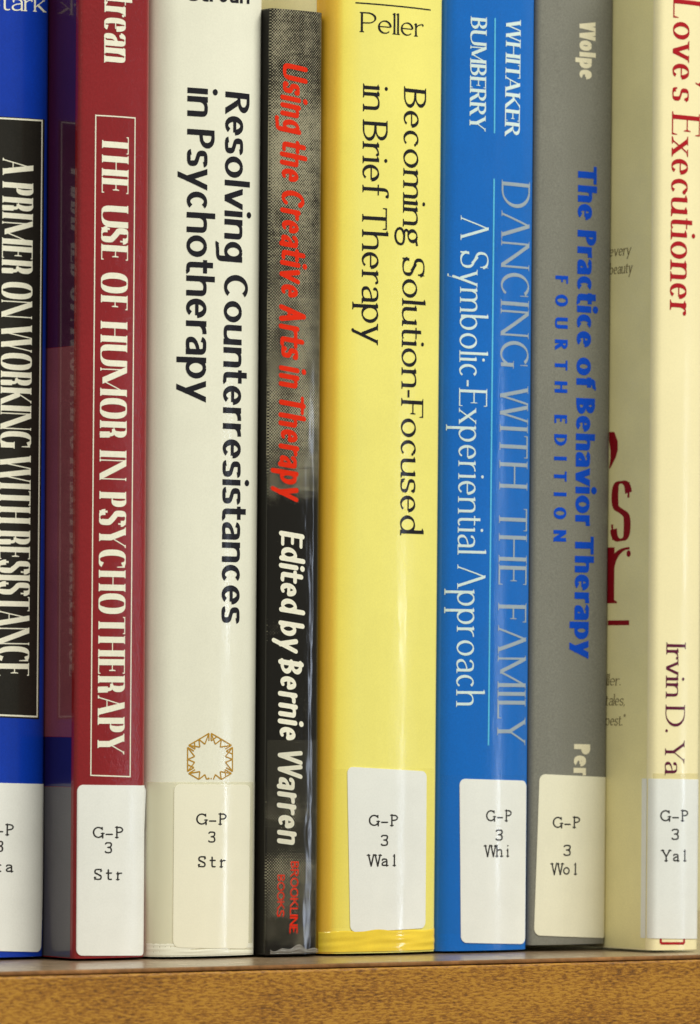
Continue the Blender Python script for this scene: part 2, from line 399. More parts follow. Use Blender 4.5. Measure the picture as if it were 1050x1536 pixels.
# ------------------------------------------------------------------ books
EPS = 0.00006
class Book:
    """local frame: x 0..W across the spine, y into the shelf, z up; root = Empty at the left foot of the spine"""
    def __init__(s, name, label, xb, y, xr, lean_px, H, bulge=.0015, rL=.002, rR=.002, D=.15, X=None, th=.0022,
                 Wm=None, pages=lin((228, 220, 196)), flush=False, feet=1432, zb=0.0006):
        if X is None: X = on_y(xb, feet, y).x
        s.X, s.Y = X, y; s.H = H; s.bulge = bulge; s.rL = rL; s.rR = rR; s.D = D; s.th = th
        p0 = on_y(xb, feet, y); p1 = on_y(xb + lean_px, 20, y)
        s.lean = math.atan2(p1.x - p0.x, p1.z - p0.z); s.W = Wm or (on_y(xr, feet, y).x - X)
        e = bpy.data.objects.new(name, None); e.empty_display_size = .02; sc.collection.objects.link(e)
        e.location = (X, y, zb); e.rotation_euler = (0, s.lean, 0); s.e = e; s.zb = zb
        e['label'] = label; e['category'] = 'book'; e['group'] = 'books standing in a row on the shelf'
        s.flush = flush; s.pages = pages
    def prof(s, x):
        q = max(0, min(1, x / s.W)); y = -s.bulge * (1 - (2*q - 1)**2)
        if x < s.rL: y += s.rL * (1 - math.sqrt(max(0, 1 - ((s.rL - max(x, 0)) / s.rL)**2)))
        if s.W - x < s.rR: y += s.rR * (1 - math.sqrt(max(0, 1 - ((s.rR - max(s.W - x, 0)) / s.rR)**2)))
        return y
    def loc(s, px, py):
        """photo pixel -> local (x, z) on the spine surface"""
        off = -s.bulge
        c, sn = math.cos(s.lean), math.sin(s.lean)
        for _ in range(6):
            P = on_y(px, py, s.Y + off); dx, dz = P.x - s.X, P.z - s.zb
            x, z = c * dx - sn * dz, sn * dx + c * dz
            off = s.prof(x)
        return x, z
    def side(s, px, py):
        """photo pixel -> (depth, z) on the left cover"""
        P = on_x(px, py, s.X)
        for _ in range(4):
            P = on_x(px, py, s.X + math.tan(s.lean) * P.z)
        return P.y - s.Y, P.z - s.zb
    def section(s):
        pts = [(0, s.D), (0, s.D*.6), (0, s.D*.2), (0, s.rL)]
        for i in range(1, 7): a = R(90) * i / 6; x = s.rL * (1 - math.cos(a)); pts.append((x, s.prof(x)))
        for i in range(1, 16): x = s.rL + (s.W - s.rL - s.rR) * i / 16; pts.append((x, s.prof(x)))
        for i in range(6, 0, -1): a = R(90) * i / 6; x = s.W - s.rR * (1 - math.cos(a)); pts.append((x, s.prof(x)))
        return pts + [(s.W, s.rR), (s.W, s.D*.2), (s.W, s.D*.6), (s.W, s.D)]
    def cover(s, m, wear=True):
        P = s.section(); n = len(P); nz = 40; H, th = s.H, s.th
        I = []
        for i, (x, y) in enumerate(P):
            xi = min(max(x, th), s.W - th); yi = y if y > s.rL + th else y + th
            I.append((xi, yi))
        vs, fs, sm = [], [], []
        def shell(Q, flip, k0):
            b = len(vs)
            for j in range(nz + 1):
                z = H * j / nz
                for (x, y) in Q: vs.append((x, y, z))
            for j in range(nz):
                for i in range(n - 1):
                    a = b + j*n + i; f = (a, a + 1, a + n + 1, a + n)
                    fs.append(f[::-1] if flip else f); sm.append(True)
        shell(P, False, 0); shell(I, True, 0)
        for z, fl in ((0, True), (H, False)):
            b = len(vs)
            for Q in (P, I):
                for (x, y) in Q: vs.append((x, y, z))
            for i in range(n - 1):
                f = (b + i, b + i + 1, b + n + i + 1, b + n + i)
                fs.append(f[::-1] if fl else f); sm.append(False)
        for i in (0, n - 1):
            b = len(vs); vs.extend([(*P[i], 0), (*I[i], 0), (*I[i], H), (*P[i], H)])
            fs.append((b, b+1, b+2, b+3)); sm.append(False)
        o = meshobj('cover', vs, fs, m, s.e)
        for p, q in zip(o.data.polygons, sm): p.use_smooth = q
        # page block
        g = s.th + .0004; z0 = .0005 if s.flush else .003; z1 = H - (.0004 if s.flush else .003); y0 = max(s.rL, s.rR) + s.th + .001
        nl = max(4, int((s.W - 2*g) / .0012)); pv, pf = [], []
        for i in range(nl + 1):
            x = g + (s.W - 2*g) * i / nl; dz = random.uniform(0, .0002)
            pv += [(x, y0, z0), (x, s.D - .004, z0), (x, s.D - .004, z1 - dz), (x, y0, z1 - dz)]
        for i in range(nl):
            a = 4*i
            for q in range(4): pf.append((a + q, a + (q+1) % 4, a + 4 + (q+1) % 4, a + 4 + q))
        pf += [(0, 1, 2, 3), tuple(4*nl + q for q in (3, 2, 1, 0))]
        meshobj('page_block', pv, pf, paper(s.pages), s.e)
        s.cov = o; return o
    def put(s, x, z, eps): return (x, s.prof(x) - eps, z)
    def text(s, name, text, st, m, p0, p1, cap_px, eps=EPS, parent=None, upright=False, label=None, side=False):
        """baseline from photo pixel p0 to p1; cap_px = capital height in photo pixels"""
        f = s.side if side else s.loc
        a = Vector(f(*p0)); b = Vector(f(*p1)); d = (b - a); ln = d.length; d.normalize()
        if upright:
            mid = ((p0[0]+p1[0])/2, (p0[1]+p1[1])/2)
            m0 = Vector(f(*mid)); m1 = Vector(f(mid[0], mid[1] - cap_px)); up = Vector((0, 1))
            if side: d = Vector((-1, 0)); ln = abs(b.x - a.x)
        else:
            mid = ((p0[0]+p1[0])/2, (p0[1]+p1[1])/2)
            m0 = Vector(f(*mid)); m1 = Vector(f(mid[0] + cap_px, mid[1])); up = Vector((-d.y, d.x))
        size = (m1 - m0).length
        polys, nat = fitted(text, st, ln / size)
        vs, tr = [], []
        for gi, gp in enumerate(polys):
            v2, t2 = union(gp); b0 = len(vs); ep = eps + (gi % 2) * .000006
            for x, y in v2:
                q = a + d * (x * ln / nat) + up * (y * size)
                vs.append((-ep, q.x, q.y) if side else s.put(q.x, q.y, ep))
            tr += [[i + b0 for i in t_] for t_ in t2]
        o = meshobj(name, vs, tr, m, parent or s.e)
        if label: o['label'] = label
        return o
    def ribbon(s, pts, wpx, closed=False):
        """thin printed rule through photo pixels; returns polys in local coords"""
        out = []; P = [Vector(s.loc(*p)) for p in pts]
        if closed: P.append(P[0])
        wd = wpx / 6.3e3 / 2
        for a, b in zip(P, P[1:]):
            d = (b - a).normalized(); n = Vector((-d.y, d.x)) * wd; k = max(2, int((b - a).length / .002) if abs(d.x) > .3 else 3)
            a2 = a - d*wd*(1 if closed else 0); b2 = b + d*wd*(1 if closed else 0)
            for i in range(k):
                u, v = a2.lerp(b2, i / k), a2.lerp(b2, (i+1) / k)
                out.append([tuple(u - n), tuple(v - n), tuple(v + n), tuple(u + n)])
        return out
    def flat(s, name, polys, m, eps=EPS, parent=None):
        v2, tr = union(polys, 1e-6)
        return meshobj(name, [s.put(x, z, eps) for x, z in v2], tr, m, parent or s.e)
    def rule(s, name, pts, wpx, m, closed=False, eps=EPS): return s.flat(name, s.ribbon(pts, wpx, closed), m, eps)
    def panel(s, name, corners, m, rad=0, eps=.00003, thick=False, n=26, parent=None, edge=0):
        """sheet lying on the spine; corners TL, TR, BR, BL in photo pixels (or local pairs when given as Vectors)"""
        TL, TR, BR, BL = [c if isinstance(c, Vector) else Vector(s.loc(*c)) for c in corners]
        wv, hv = (TR - TL).length, (TL - BL).length
        rr = rad / 6.3e3; us = []
        for i in range(9): us.append(rr * (1 - math.cos(R(90) * i / 8)) / wv) if rr else None
        lo = us[-1] if rr else 0
        mid = [lo + (1 - 2*lo) * i / n for i in range(1 if rr else 0, n if rr else n + 1)]
        us = us + mid + [1 - q for q in us[::-1]]
        vs, fs = [], []; cols = []
        for q in us:
            dx = min(q, 1 - q) * wv; dz = (rr - math.sqrt(max(0, rr*rr - (rr - dx)**2))) / hv if dx < rr else 0
            cols.append((q, dz))
        def P(q, t): return TL.lerp(TR, q).lerp(BL.lerp(BR, q), t)
        rows = 6
        for q, dz in cols:
            for j in range(rows + 1):
                t = dz + (1 - 2*dz) * j / rows; a = P(q, t); vs.append(s.put(a.x, a.y, eps))
        m_ = rows + 1
        for i in range(len(cols) - 1):
            for j in range(rows): a = i*m_ + j; fs.append((a, a + 1, a + m_ + 1, a + m_))
        ns = len(fs)
        if thick:      # a real paper edge down to the cover
            per = [i*m_ for i in range(len(cols))] + [(len(cols)-1)*m_ + j for j in range(1, m_)] + [i*m_ + rows for i in range(len(cols) - 2, -1, -1)] + [j for j in range(rows - 1, 0, -1)]
            b = len(vs); c = len(vs) + len(per)
            for i in per: vs.append(vs[i])
            for i in per: x, y, z = vs[i]; vs.append((x, y + eps - .00001, z))
            for i in range(len(per)): j = (i+1) % len(per); fs.append((b + i, b + j, c + j, c + i))
        o = meshobj(name, vs, fs, m, parent or s.e)
        for i, p in enumerate(o.data.polygons): p.use_smooth = i < ns
        return o
    def label_(s, corners, m, lines, rad=9, eps=.00016, ink_=None, cap=17):
        lb = s.panel('call_label', corners, m, rad=rad, eps=eps, thick=True, n=60)
        for tx, x0, x1, y in lines:
            st = Style(**COUR); st.mono = .88
            s.text('call_number', tx, st, ink_ or INKL, (x0, y), (x1, y), cap, eps=eps + .00003, parent=lb, upright=True)
        return lb
_pp = {}
def paper(col):
    if col not in _pp:
        m, nt, b = mat('page_paper')
        rgb = N(nt, 'ShaderNodeRGB'); rgb.outputs[0].default_value = (*col, 1)
        nt.links.new(vary(nt, rgb.outputs[0], .18, 1, (2500, 40, 40)), b.inputs['Base Color']); b.inputs['Roughness'].default_value = .9
        _pp[col] = m
    return _pp[col]

COUR = dict(X=.68, A=1.0, D=-.28, k=.128, t=.128, w=1, serif=(.09, .10, 0), rnd=1, track=.1)
DID = dict(X=.72, A=1.03, k=.17, t=.034, serif=(.032, .03, .02), sq=2.5, track=.08, space=.42, ball=.06)
PAL = dict(X=.66, A=1.07, D=-.36, k=.122, t=.054, phi=R(18), serif=(.07, .03, .03), track=.055, space=.3, ball=.05, g2=True)
PALB = {**PAL, 'k': .17, 't': .06, 'track': .04}
SANS = dict(X=.74, A=1.05, D=-.32, k=.178, t=.125, phi=R(10), track=.085, space=.33)
HEAVY = dict(X=.76, A=1.02, D=-.25, k=.27, t=.17, track=.075, space=.34)
BRUSH = dict(X=.72, A=1.04, D=-.3, k=.19, t=.135, phi=R(25), slant=.12, rnd=1, track=.1, space=.28, wave=.02)
THIN = dict(X=.6, A=1.02, D=-.38, k=.065, t=.028, phi=R(20), serif=(.05, .02, .01), track=.08, space=.34)
MOD = dict(X=.56, A=1.05, D=-.3, k=.12, t=.04, phi=R(5), serif=(.08, .028, .03), track=.07, space=.3, ball=.06)
# ------------------------------------------------------------------ shelf and back wall
def wood():
    m, nt, b = mat('wood_grain_laminate')
    n1 = noise(nt, 1, 4, .6, (480, 900, 2000)); n2 = noise(nt, 1, 2, .5, (30, 60, 120)); n3 = noise(nt, 1, 3, .7, (1500, 2500, 2600))
    r1 = N(nt, 'ShaderNodeValToRGB'); e = r1.color_ramp.elements
    e[0].position = .30; e[0].color = (*lin((98, 60, 14)), 1); e[1].position = .60; e[1].color = (*lin((180, 128, 40)), 1)
    mid = r1.color_ramp.elements.new(.47); mid.color = (*lin((150, 98, 24)), 1)
    ad = N(nt, 'ShaderNodeMath', operation='MULTIPLY_ADD'); ad.inputs[1].default_value = .35
    sb = N(nt, 'ShaderNodeMath', operation='SUBTRACT'); sb.inputs[1].default_value = .5
    nt.links.new(n2.outputs[0], sb.inputs[0]); nt.links.new(sb.outputs[0], ad.inputs[0]); nt.links.new(n1.outputs[0], ad.inputs[2])
    ad2 = N(nt, 'ShaderNodeMath', operation='MULTIPLY_ADD'); ad2.inputs[1].default_value = .35
    sb2 = N(nt, 'ShaderNodeMath', operation='SUBTRACT'); sb2.inputs[1].default_value = .5
    nt.links.new(n3.outputs[0], sb2.inputs[0]); nt.links.new(sb2.outputs[0], ad2.inputs[0]); nt.links.new(ad.outputs[0], ad2.inputs[2])
    nt.links.new(ad2.outputs[0], r1.inputs[0])
    nt.links.new(r1.outputs[0], b.inputs['Base Color']); b.inputs['Roughness'].default_value = .5
    bump(nt, b, n1.outputs[0], .00015, coat=False); return m
SHY = -0.0280
sh = bpy.data.objects.new('bookshelf', None); sh.location = (0, SHY, -.03); sc.collection.objects.link(sh)
sh['label'] = 'brown wood-grain shelf board the whole row of books stands on'; sh['category'] = 'shelf'
def box(name, x0, x1, y0, y1, z0, z1, m, parent, bev=0, nx=1):
    import bmesh
    bm = bmesh.new(); bmesh.ops.create_cube(bm, size=1)
    for v in bm.verts: v.co = Vector((x0 + (v.co.x + .5) * (x1 - x0), y0 + (v.co.y + .5) * (y1 - y0), z0 + (v.co.z + .5) * (z1 - z0)))
    if bev: bmesh.ops.bevel(bm, geom=bm.edges[:], offset=bev, segments=3, profile=.5, affect='EDGES')
    me = bpy.data.meshes.new(name); bm.to_mesh(me); bm.free(); me.materials.append(m)
    for p in me.polygons: p.use_smooth = False
    return link(bpy.data.objects.new(name, me), parent)
top_m = paint('grey_brown_shelf_laminate', lin((140, 118, 94)), rough=.32, coat=.5, crough=.15, grain=.12, gscale=900, mott=.2, bmp=.00006)
edge_m = paint('worn_edge_strip', lin((128, 88, 52)), rough=.5, grain=.25, gscale=500, mott=.25)
box('board_top', -.35, .45, .0016, .27, .006, .03, top_m, sh)
box('edge_strip', -.35, .45, -.0008, .0014, .0291, .0300, edge_m, sh, .0003)
box('front_fascia', -.35, .45, -.0012, .0012, -.03, .0289, wood(), sh, .0005)
wall_m = paint('painted_back_panel', lin((205, 200, 160)), rough=.7, grain=.05, gscale=300, mott=.05)
bw = box('wall', -.5, .6, .205, .215, -.05, .55, wall_m, None); bw['kind'] = 'structure'

# ------------------------------------------------------------------ shared inks and papers
INKL = ink('typewriter_ink', lin((46, 44, 44)), coat=.3)
WHT = ink('white_ink', lin((232, 228, 212)))
LBL = paint('white_label_paper', lin((228, 229, 228)), rough=.5, coat=.6, crough=.12, grain=.03, mott=.04, bmp=.00005, bscale=(90, 90, 60))
LBLC = paint('cream_label_paper', lin((228, 224, 204)), rough=.6, coat=.25, crough=.2, grain=.03, mott=.04, bmp=.00004, bscale=(90, 90, 60))
LBLW = paint('ivory_label_paper', lin((234, 230, 212)), rough=.5, coat=.8, crough=.1, grain=.02, mott=.03, bmp=.00004, bscale=(90, 90, 60))
def tape_mat(name, col, f, rough=.12):
    m, nt, b = mat(name)
    b.inputs['Base Color'].default_value = (*col, 1); b.inputs['Roughness'].default_value = rough; b.inputs['Alpha'].default_value = f
    b.inputs['Coat Weight'].default_value = 0
    n = noise(nt, 1, 2, .5, (250, 250, 30)); bump(nt, b, n.outputs[0], .00004); return m

def fold(bk, name, z0, z1, m, amp=.0006, x0=.1, x1=.97, seed=1, eps=.0004, topwob=.001):
    """crinkled loose edge of the clear wrapper at the foot of a spine"""
    rnd = random.Random(seed); nx, nz = 60, 18; ph = [rnd.uniform(0, 6.3) for _ in range(6)]
    vs, fs = [], []
    for i in range(nx + 1):
        q = x0 + (x1 - x0) * i / nx; x = q * bk.W
        top = z1 + topwob * (math.sin(q*9 + ph[0]) * .5 + math.sin(q*21 + ph[1]) * .35)
        for j in range(nz + 1):
            t = j / nz; z = z0 + (top - z0) * t
            wv = amp * (.5*math.sin(q*5 + t*11 + ph[2]) + .35*math.sin(q*9 - t*17 + ph[3]) + .3*abs(math.sin(q*3.3 + t*6 + ph[4]))) * math.sin(math.pi * min(1, t + .1)) * .8
            vs.append(bk.put(x, z, eps + amp + wv - (amp * .9 if j == nz else 0)))
    for i in range(nx):
        for j in range(nz): a = i*(nz+1) + j; fs.append((a, a + nz + 1, a + nz + 2, a + 1))
    return meshobj(name, vs, fs, m, bk.e, smooth=True)

# ------------------------------------------------------------------ 1  blue and black book at the left edge
def chain(prevbook, px, feet=1432):
    """depth of the next spine so that its left corner shows at pixel px while touching the book before it"""
    X = prevbook.X + prevbook.W + .0003
    P = on_x(px, feet, X); return X, P.y
blue_m = paint('deep_blue_print', lin((0, 52, 168)), rough=.45, coat=.7, crough=.14, grain=.10, mott=.08)
b1 = Book('book', 'dark blue book with a black title box, first at the left edge', -72, .019, 67, 9, .235, bulge=.001, rL=.0015, rR=.0015)
b1.cover(blue_m)
b1.panel('title_panel', [(-62, 172), (67, 179), (58.5, 1079), (-70, 1073)], paint('black_print', lin((30, 27, 22)), rough=.5, coat=.6, crough=.14, grain=.25, mott=.2))
b1.rule('title_frame', [(-57, 175), (63, 181), (55.5, 1075), (-65, 1070)], 2.4, WHT, closed=True)
b1.text('title_lettering', 'A PRIMER ON WORKING WITH RESISTANCE', Style(**{**DID, 'k': .14, 't': .03, 'track': .055, 'space': .3, 'serif': (.022, .025, .015)}), WHT, (4, 237), (-3, 1013), 46)
b1.text('author_lettering', 'Stark', Style(**{**PAL, 'k': .13}), WHT, (-22, 14), (68, 18.5), 27, upright=True)
b1.label_([(-53, 1173), (66, 1176), (61, 1428), (-57, 1425)], LBL, [('G-P', -27, 23, 1253), ('3', -10, 7, 1278), ('Sta', -29, 21, 1308)])

# ------------------------------------------------------------------ 2  red book
red_m, nt, b = mat('crimson_print')
rgb = N(nt, 'ShaderNodeRGB'); rgb.outputs[0].default_value = (*lin((132, 20, 28)), 1)
tc = N(nt, 'ShaderNodeTexCoord'); sp = N(nt, 'ShaderNodeSeparateXYZ'); nt.links.new(tc.outputs['Object'], sp.inputs[0])
nt.links.new(vary(nt, vary(nt, rgb.outputs[0], .08, 2500), .06, 60), b.inputs['Base Color'])
b.inputs['Roughness'].default_value = .45; b.inputs['Coat Weight'].default_value = 1; b.inputs['Coat Roughness'].default_value = .14; b.inputs['Specular IOR Level'].default_value = .15
bump(nt, b, noise(nt, 1, 3, .6, (1500, 1500, 900)).outputs[0], .00009)
X, Y = chain(b1, 111)
b2 = Book('book', 'crimson red book with its white title inside a thin white frame', 111, Y, 220, 9, .232, X=X, bulge=.0010, rL=.0010, rR=.0022)
b2.cover(red_m)
def side_panel(bk, name, x_front, x_back, z0, z1, m, eps=.00003):
    return meshobj(name, [(-eps, x_front, z0), (-eps, x_back, z0), (-eps, x_back, z1), (-eps, x_front, z1)], [(0, 3, 2, 1)], m, bk.e)
zf = lambda bk, py: bk.side(95, py)[1]
b2_side = []
for nm, ya, yb, col in (('back_cover_top', -60, 520, (66, 22, 56)), ('back_cover_middle', 520, 1105, (128, 66, 78)), ('back_cover_foot', 1105, 1180, (30, 24, 84)), ('back_cover_label_reflection', 1180, 1436, (84, 82, 92))):  # lowest grey block paints the neighbouring label's reflection into the cover
    z1, z0 = zf(b2, ya), max(.0002, zf(b2, yb)); z1 = min(z1, b2.H - .001)
    side_panel(b2, nm, .0016, .14, z0, z1 - .0001, paint(nm + '_print', lin(col), rough=.35, coat=1, crough=.06, grain=.1, mott=.1))
b2.rule('title_frame', [(143.5, 173), (202.5, 177), (195, 1165), (136, 1163)], 1.8, WHT, closed=True)
b2.text('title_lettering', 'THE USE OF HUMOR IN PSYCHOTHERAPY', Style(**{**DID, 'k': .19}), WHT, (153, 203), (146, 1130), 40)
b2.text('author_lettering', 'Strean', Style(**{**DID, 'X': .74, 'k': .16, 'ball': .04, 'track': .05}), WHT, (157, -32), (156, 92), 42)
b2.label_([(112, 1177), (218.5, 1178), (215, 1433), (110.5, 1433)], LBL, [('G-P', 138, 187, 1257), ('3', 154, 170, 1280), ('Str', 138, 186, 1320)])

# ------------------------------------------------------------------ 3  white book
wh_m = paint('white_jacket', lin((228, 226, 212)), rough=.45, coat=.9, crough=.13, grain=.035, mott=.03, bmp=.000045, bscale=(380, 380, 90))
X, Y = chain(b2, 222)
b3 = Book('book', 'wide white book with black sans lettering and a gold star ring above its label', 222, Y, 383, 12, .240, X=X, bulge=.0022, rL=.0055, rR=.0012)
b3.cover(wh_m)
BLK = ink('black_ink', lin((28, 27, 34)))
b3.text('title_lettering', 'Resolving Counterresistances', Style(**SANS), BLK, (338, 137), (332, 934), 36)
b3.text('title_lettering', 'in Psychotherapy', Style(**SANS), BLK, (281, 131), (278, 601), 41)
b3.text('author_lettering', 'Strean', Style(**SANS), BLK, (282, 1), (374, 6), 32, upright=True)
gold = ink('gold_ink', lin((176, 132, 40)))
polys = []
cx, cy = 315, 1139
for k6 in range(6):
    def pt(r, a): return (cx + r * math.sin(R(a)), cy - r * 1.03 * math.cos(R(a)))
    A0, A1 = k6 * 60 + 2.5, k6 * 60 + 57.5; ro, ri = 38, 24
    V0, V1 = pt(ro, A0), pt(ro, A1); Mo = ((V0[0]+V1[0])/2, (V0[1]+V1[1])/2)
    I0, I1 = pt(ri + 3, A0 + 1), pt(ri + 3, A1 - 1); J0, J1 = pt(ri - .5, A0 + 17), pt(ri - .5, A1 - 17)
    for seg in ([V0, V1], [V0, I0], [V1, I1], [V0, J0], [J0, Mo], [Mo, J1], [J1, V1], [I0, ((V0[0]*.72+V1[0]*.28), (V0[1]*.72+V1[1]*.28))]):
        if max(seg[0][1], seg[1][1]) > 1169:
            if min(seg[0][1], seg[1][1]) > 1167: continue
            a, c = sorted(seg, key=lambda q: q[1]); tt = (1169 - a[1]) / (c[1] - a[1]); seg = [a, (a[0] + (c[0]-a[0])*tt, 1169)]
        polys += b3.ribbon(seg, 1.9)
b3.flat('star_emblem', polys, gold)
b3.text('publisher_lettering', 'Brunner', Style(**SANS), ink('faint_ink', lin((222, 220, 206))), (276, 1208), (352, 1208), 22, upright=True)
tp = tape_mat('cream_tint_tape', lin((226, 221, 190)), .35)
b3.panel('label_tape', [Vector((.0008, b3.loc(300, 1173)[1])), Vector((b3.W - .0004, b3.loc(300, 1173)[1])), Vector((b3.W - .0004, .001)), Vector((.0008, .001))], tp, eps=.00009)
b3.label_([(261, 1176), (375, 1177), (372, 1423), (259, 1421)], LBLW, [('G-P', 293, 342, 1237), ('3', 309, 325, 1264), ('Str', 294, 341, 1301)], rad=10)
fold(b3, 'wrapper_fold', .0003, .0030, wh_m, seed=3, topwob=.0004, x0=.03, x1=.97, amp=.00007, eps=.00003)

# ------------------------------------------------------------------ 4  thin black book with halftone photograph
ht, nt, b = mat('halftone_print')
tc = N(nt, 'ShaderNodeTexCoord'); sp = N(nt, 'ShaderNodeSeparateXYZ'); nt.links.new(tc.outputs['Object'], sp.inputs[0])
def mth(op, a, b_=None, c=None):
    n = N(nt, 'ShaderNodeMath', operation=op)
    for i, q in enumerate((a, b_, c)):
        if q is None: continue
        if isinstance(q, (int, float)): n.inputs[i].default_value = q
        else: nt.links.new(q, n.inputs[i])
    return n.outputs[0]
PIT = 2 * math.pi / .00072
ux = mth('MULTIPLY', sp.outputs[0], PIT); uz = mth('MULTIPLY', sp.outputs[2], PIT)
dots = mth('MULTIPLY_ADD', mth('MULTIPLY', mth('SINE', ux), mth('SINE', uz)), .5, .5)
zr = N(nt, 'ShaderNodeValToRGB'); zr.color_ramp.interpolation = 'EASE'
HB = .2236
stops = [(0, .10), (.02, .35), (.09, .52), (.12, .08), (.15, .42), (.19, .05), (.34, .10), (.37, .0), (.46, .0), (.50, .50), (.56, .66), (.75, .60), (.88, .72), (.935, .50), (.95, .56), (1, .52)]
els = zr.color_ramp.elements
els[0].position = 0; els[0].color = (stops[0][1],)*3 + (1,); els[1].position = 1; els[1].color = (stops[-1][1],)*3 + (1,)
for p_, v_ in stops[1:-1]: q = els.new(p_); q.color = (v_, v_, v_, 1)
nt.links.new(mth('MULTIPLY', sp.outputs[2], 1 / HB), zr.inputs[0])
nn = noise(nt, 1, 3, .6, (90, 90, 45)); n4 = noise(nt, 1, 2, .5, (160, 160, 110))
lev = mth('ADD', mth('MULTIPLY_ADD', nn.outputs[0], .8, -.40), mth('MULTIPLY_ADD', zr.outputs[0], 1.3, -.32))
lev = mth('ADD', lev, mth('MULTIPLY_ADD', n4.outputs[0], .5, -.25))
lev = mth('ADD', lev, mth('MULTIPLY_ADD', noise(nt, 1, 4, .7, (1400, 1400, 1400)).outputs[0], .9, -.45))
lev = mth('ADD', lev, mth('MULTIPLY_ADD', noise(nt, 1, 3, .6, (120, 120, 900)).outputs[0], .5, -.25))
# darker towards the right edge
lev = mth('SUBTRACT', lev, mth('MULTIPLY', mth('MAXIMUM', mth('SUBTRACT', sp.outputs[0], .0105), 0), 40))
dv = N(nt, 'ShaderNodeMapRange'); dv.interpolation_type = 'SMOOTHSTEP'
nt.links.new(mth('ADD', dots, mth('SUBTRACT', lev, .5)), dv.inputs[0]); dv.inputs[1].default_value = .3; dv.inputs[2].default_value = .72
cr = N(nt, 'ShaderNodeMix', data_type='RGBA'); nt.links.new(dv.outputs[0], cr.inputs['Factor'])
cr.inputs['A'].default_value = (*lin((20, 17, 13)), 1); cr.inputs['B'].default_value = (*lin((156, 150, 128)), 1)
nt.links.new(cr.outputs['Result'], b.inputs['Base Color']); b.inputs['Roughness'].default_value = .4
b.inputs['Coat Weight'].default_value = .7; b.inputs['Coat Roughness'].default_value = .08; b.inputs['Specular IOR Level'].default_value = .1
bump(nt, b, noise(nt, 1, 3, .5, (160, 160, 28)).outputs[0], .00022)
X, Y = chain(b3, 398)
b4 = Book('book', 'short thin black book with a grey dotted photograph and red lettering on its spine', 398, Y, 480, 8, HB, X=X, bulge=.0006, rL=.0007, rR=.0022, th=.0004, flush=True)
b4.cover(ht)
side_panel(b4, 'back_cover', .0008, .149, .0003, HB - .0003, paint('black_cover_print', lin((24, 22, 20)), rough=.5, grain=.2))
RED = ink('red_ink', lin((214, 40, 8)), coat=.3)
b4.text('title_lettering', 'Using the Creative Arts in Therapy', Style(**BRUSH), RED, (424, 93), (420, 748), 34)
b4.text('editor_lettering', 'Edited by Bernie Warren', Style(**{**BRUSH, 'k': .2, 't': .14}), WHT, (422, 796), (418, 1265), 32)
b4.text('publisher_lettering', 'BROOKLINE', Style(**{**HEAVY, 'k': .16, 't': .13}), RED, (436, 1292), (434, 1400), 12)
b4.text('publisher_lettering', 'BOOKS', Style(**{**HEAVY, 'k': .16, 't': .13}), RED, (416, 1312), (415, 1375), 11)
b4.panel('label_tape', [Vector((.0002, b4.loc(430, 1110)[1])), Vector((b4.W - .0002, b4.loc(430, 1110)[1])), Vector((b4.W - .0002, b4.loc(430, 1366)[1])), Vector((.0002, b4.loc(430, 1366)[1]))], tape_mat('clear_tape', lin((120, 116, 100)), .10), eps=.00022)
fold(b4, 'wrapper_fold', .0003, .0016, tape_mat('clear_film_fold', lin((190, 185, 180)), .35), amp=.0003, x0=.05, x1=.95, seed=9)

# ------------------------------------------------------------------ 5  yellow book
ye_m = paint('yellow_jacket', lin((236, 226, 124)), rough=.45, coat=.9, crough=.13, grain=.035, mott=.03, bmp=.000045, bscale=(380, 380, 90))
# amber ramp puts the left corner's shade into the yellow jacket colour
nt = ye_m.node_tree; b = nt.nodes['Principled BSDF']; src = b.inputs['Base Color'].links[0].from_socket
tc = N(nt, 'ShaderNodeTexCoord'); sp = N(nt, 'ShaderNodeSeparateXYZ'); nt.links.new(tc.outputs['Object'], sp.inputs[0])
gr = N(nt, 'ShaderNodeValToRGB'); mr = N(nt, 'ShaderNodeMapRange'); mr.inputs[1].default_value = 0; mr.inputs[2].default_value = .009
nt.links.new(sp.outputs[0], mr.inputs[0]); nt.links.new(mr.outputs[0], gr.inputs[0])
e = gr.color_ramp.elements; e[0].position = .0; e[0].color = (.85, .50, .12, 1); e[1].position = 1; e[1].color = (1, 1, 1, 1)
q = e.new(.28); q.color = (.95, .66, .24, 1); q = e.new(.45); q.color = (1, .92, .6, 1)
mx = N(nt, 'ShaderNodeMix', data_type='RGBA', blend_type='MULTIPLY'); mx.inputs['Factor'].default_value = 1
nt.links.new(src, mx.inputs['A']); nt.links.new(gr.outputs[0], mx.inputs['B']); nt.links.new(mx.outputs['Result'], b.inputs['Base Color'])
X, Y = chain(b4, 480)
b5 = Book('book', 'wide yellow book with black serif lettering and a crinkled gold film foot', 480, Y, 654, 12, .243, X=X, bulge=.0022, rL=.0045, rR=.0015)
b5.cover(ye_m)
side_panel(b5, 'back_cover', .0046, .149, .0003, .2427, paint('beige_board_print', lin((228, 220, 184)), rough=.6, coat=0, grain=.05, mott=.05))
b5.text('author_lettering', 'Walter', Style(**PAL), BLK, (540, -9), (645, 0), 30, upright=True)
b5.rule('author_rule', [(533, 4), (646, 15)], 2, BLK)
b5.text('author_lettering', 'Peller', Style(**PAL), BLK, (541, 48), (635, 56), 30, upright=True)
b5.text('title_lettering', 'Becoming Solution-Focused', Style(**PAL), BLK, (606, 132), (600, 800), 33)
b5.text('title_lettering', 'in Brief Therapy', Style(**PAL), BLK, (544.5, 128), (542, 514), 37)
tp5 = tape_mat('yellow_tint_tape', lin((236, 222, 112)), .12)
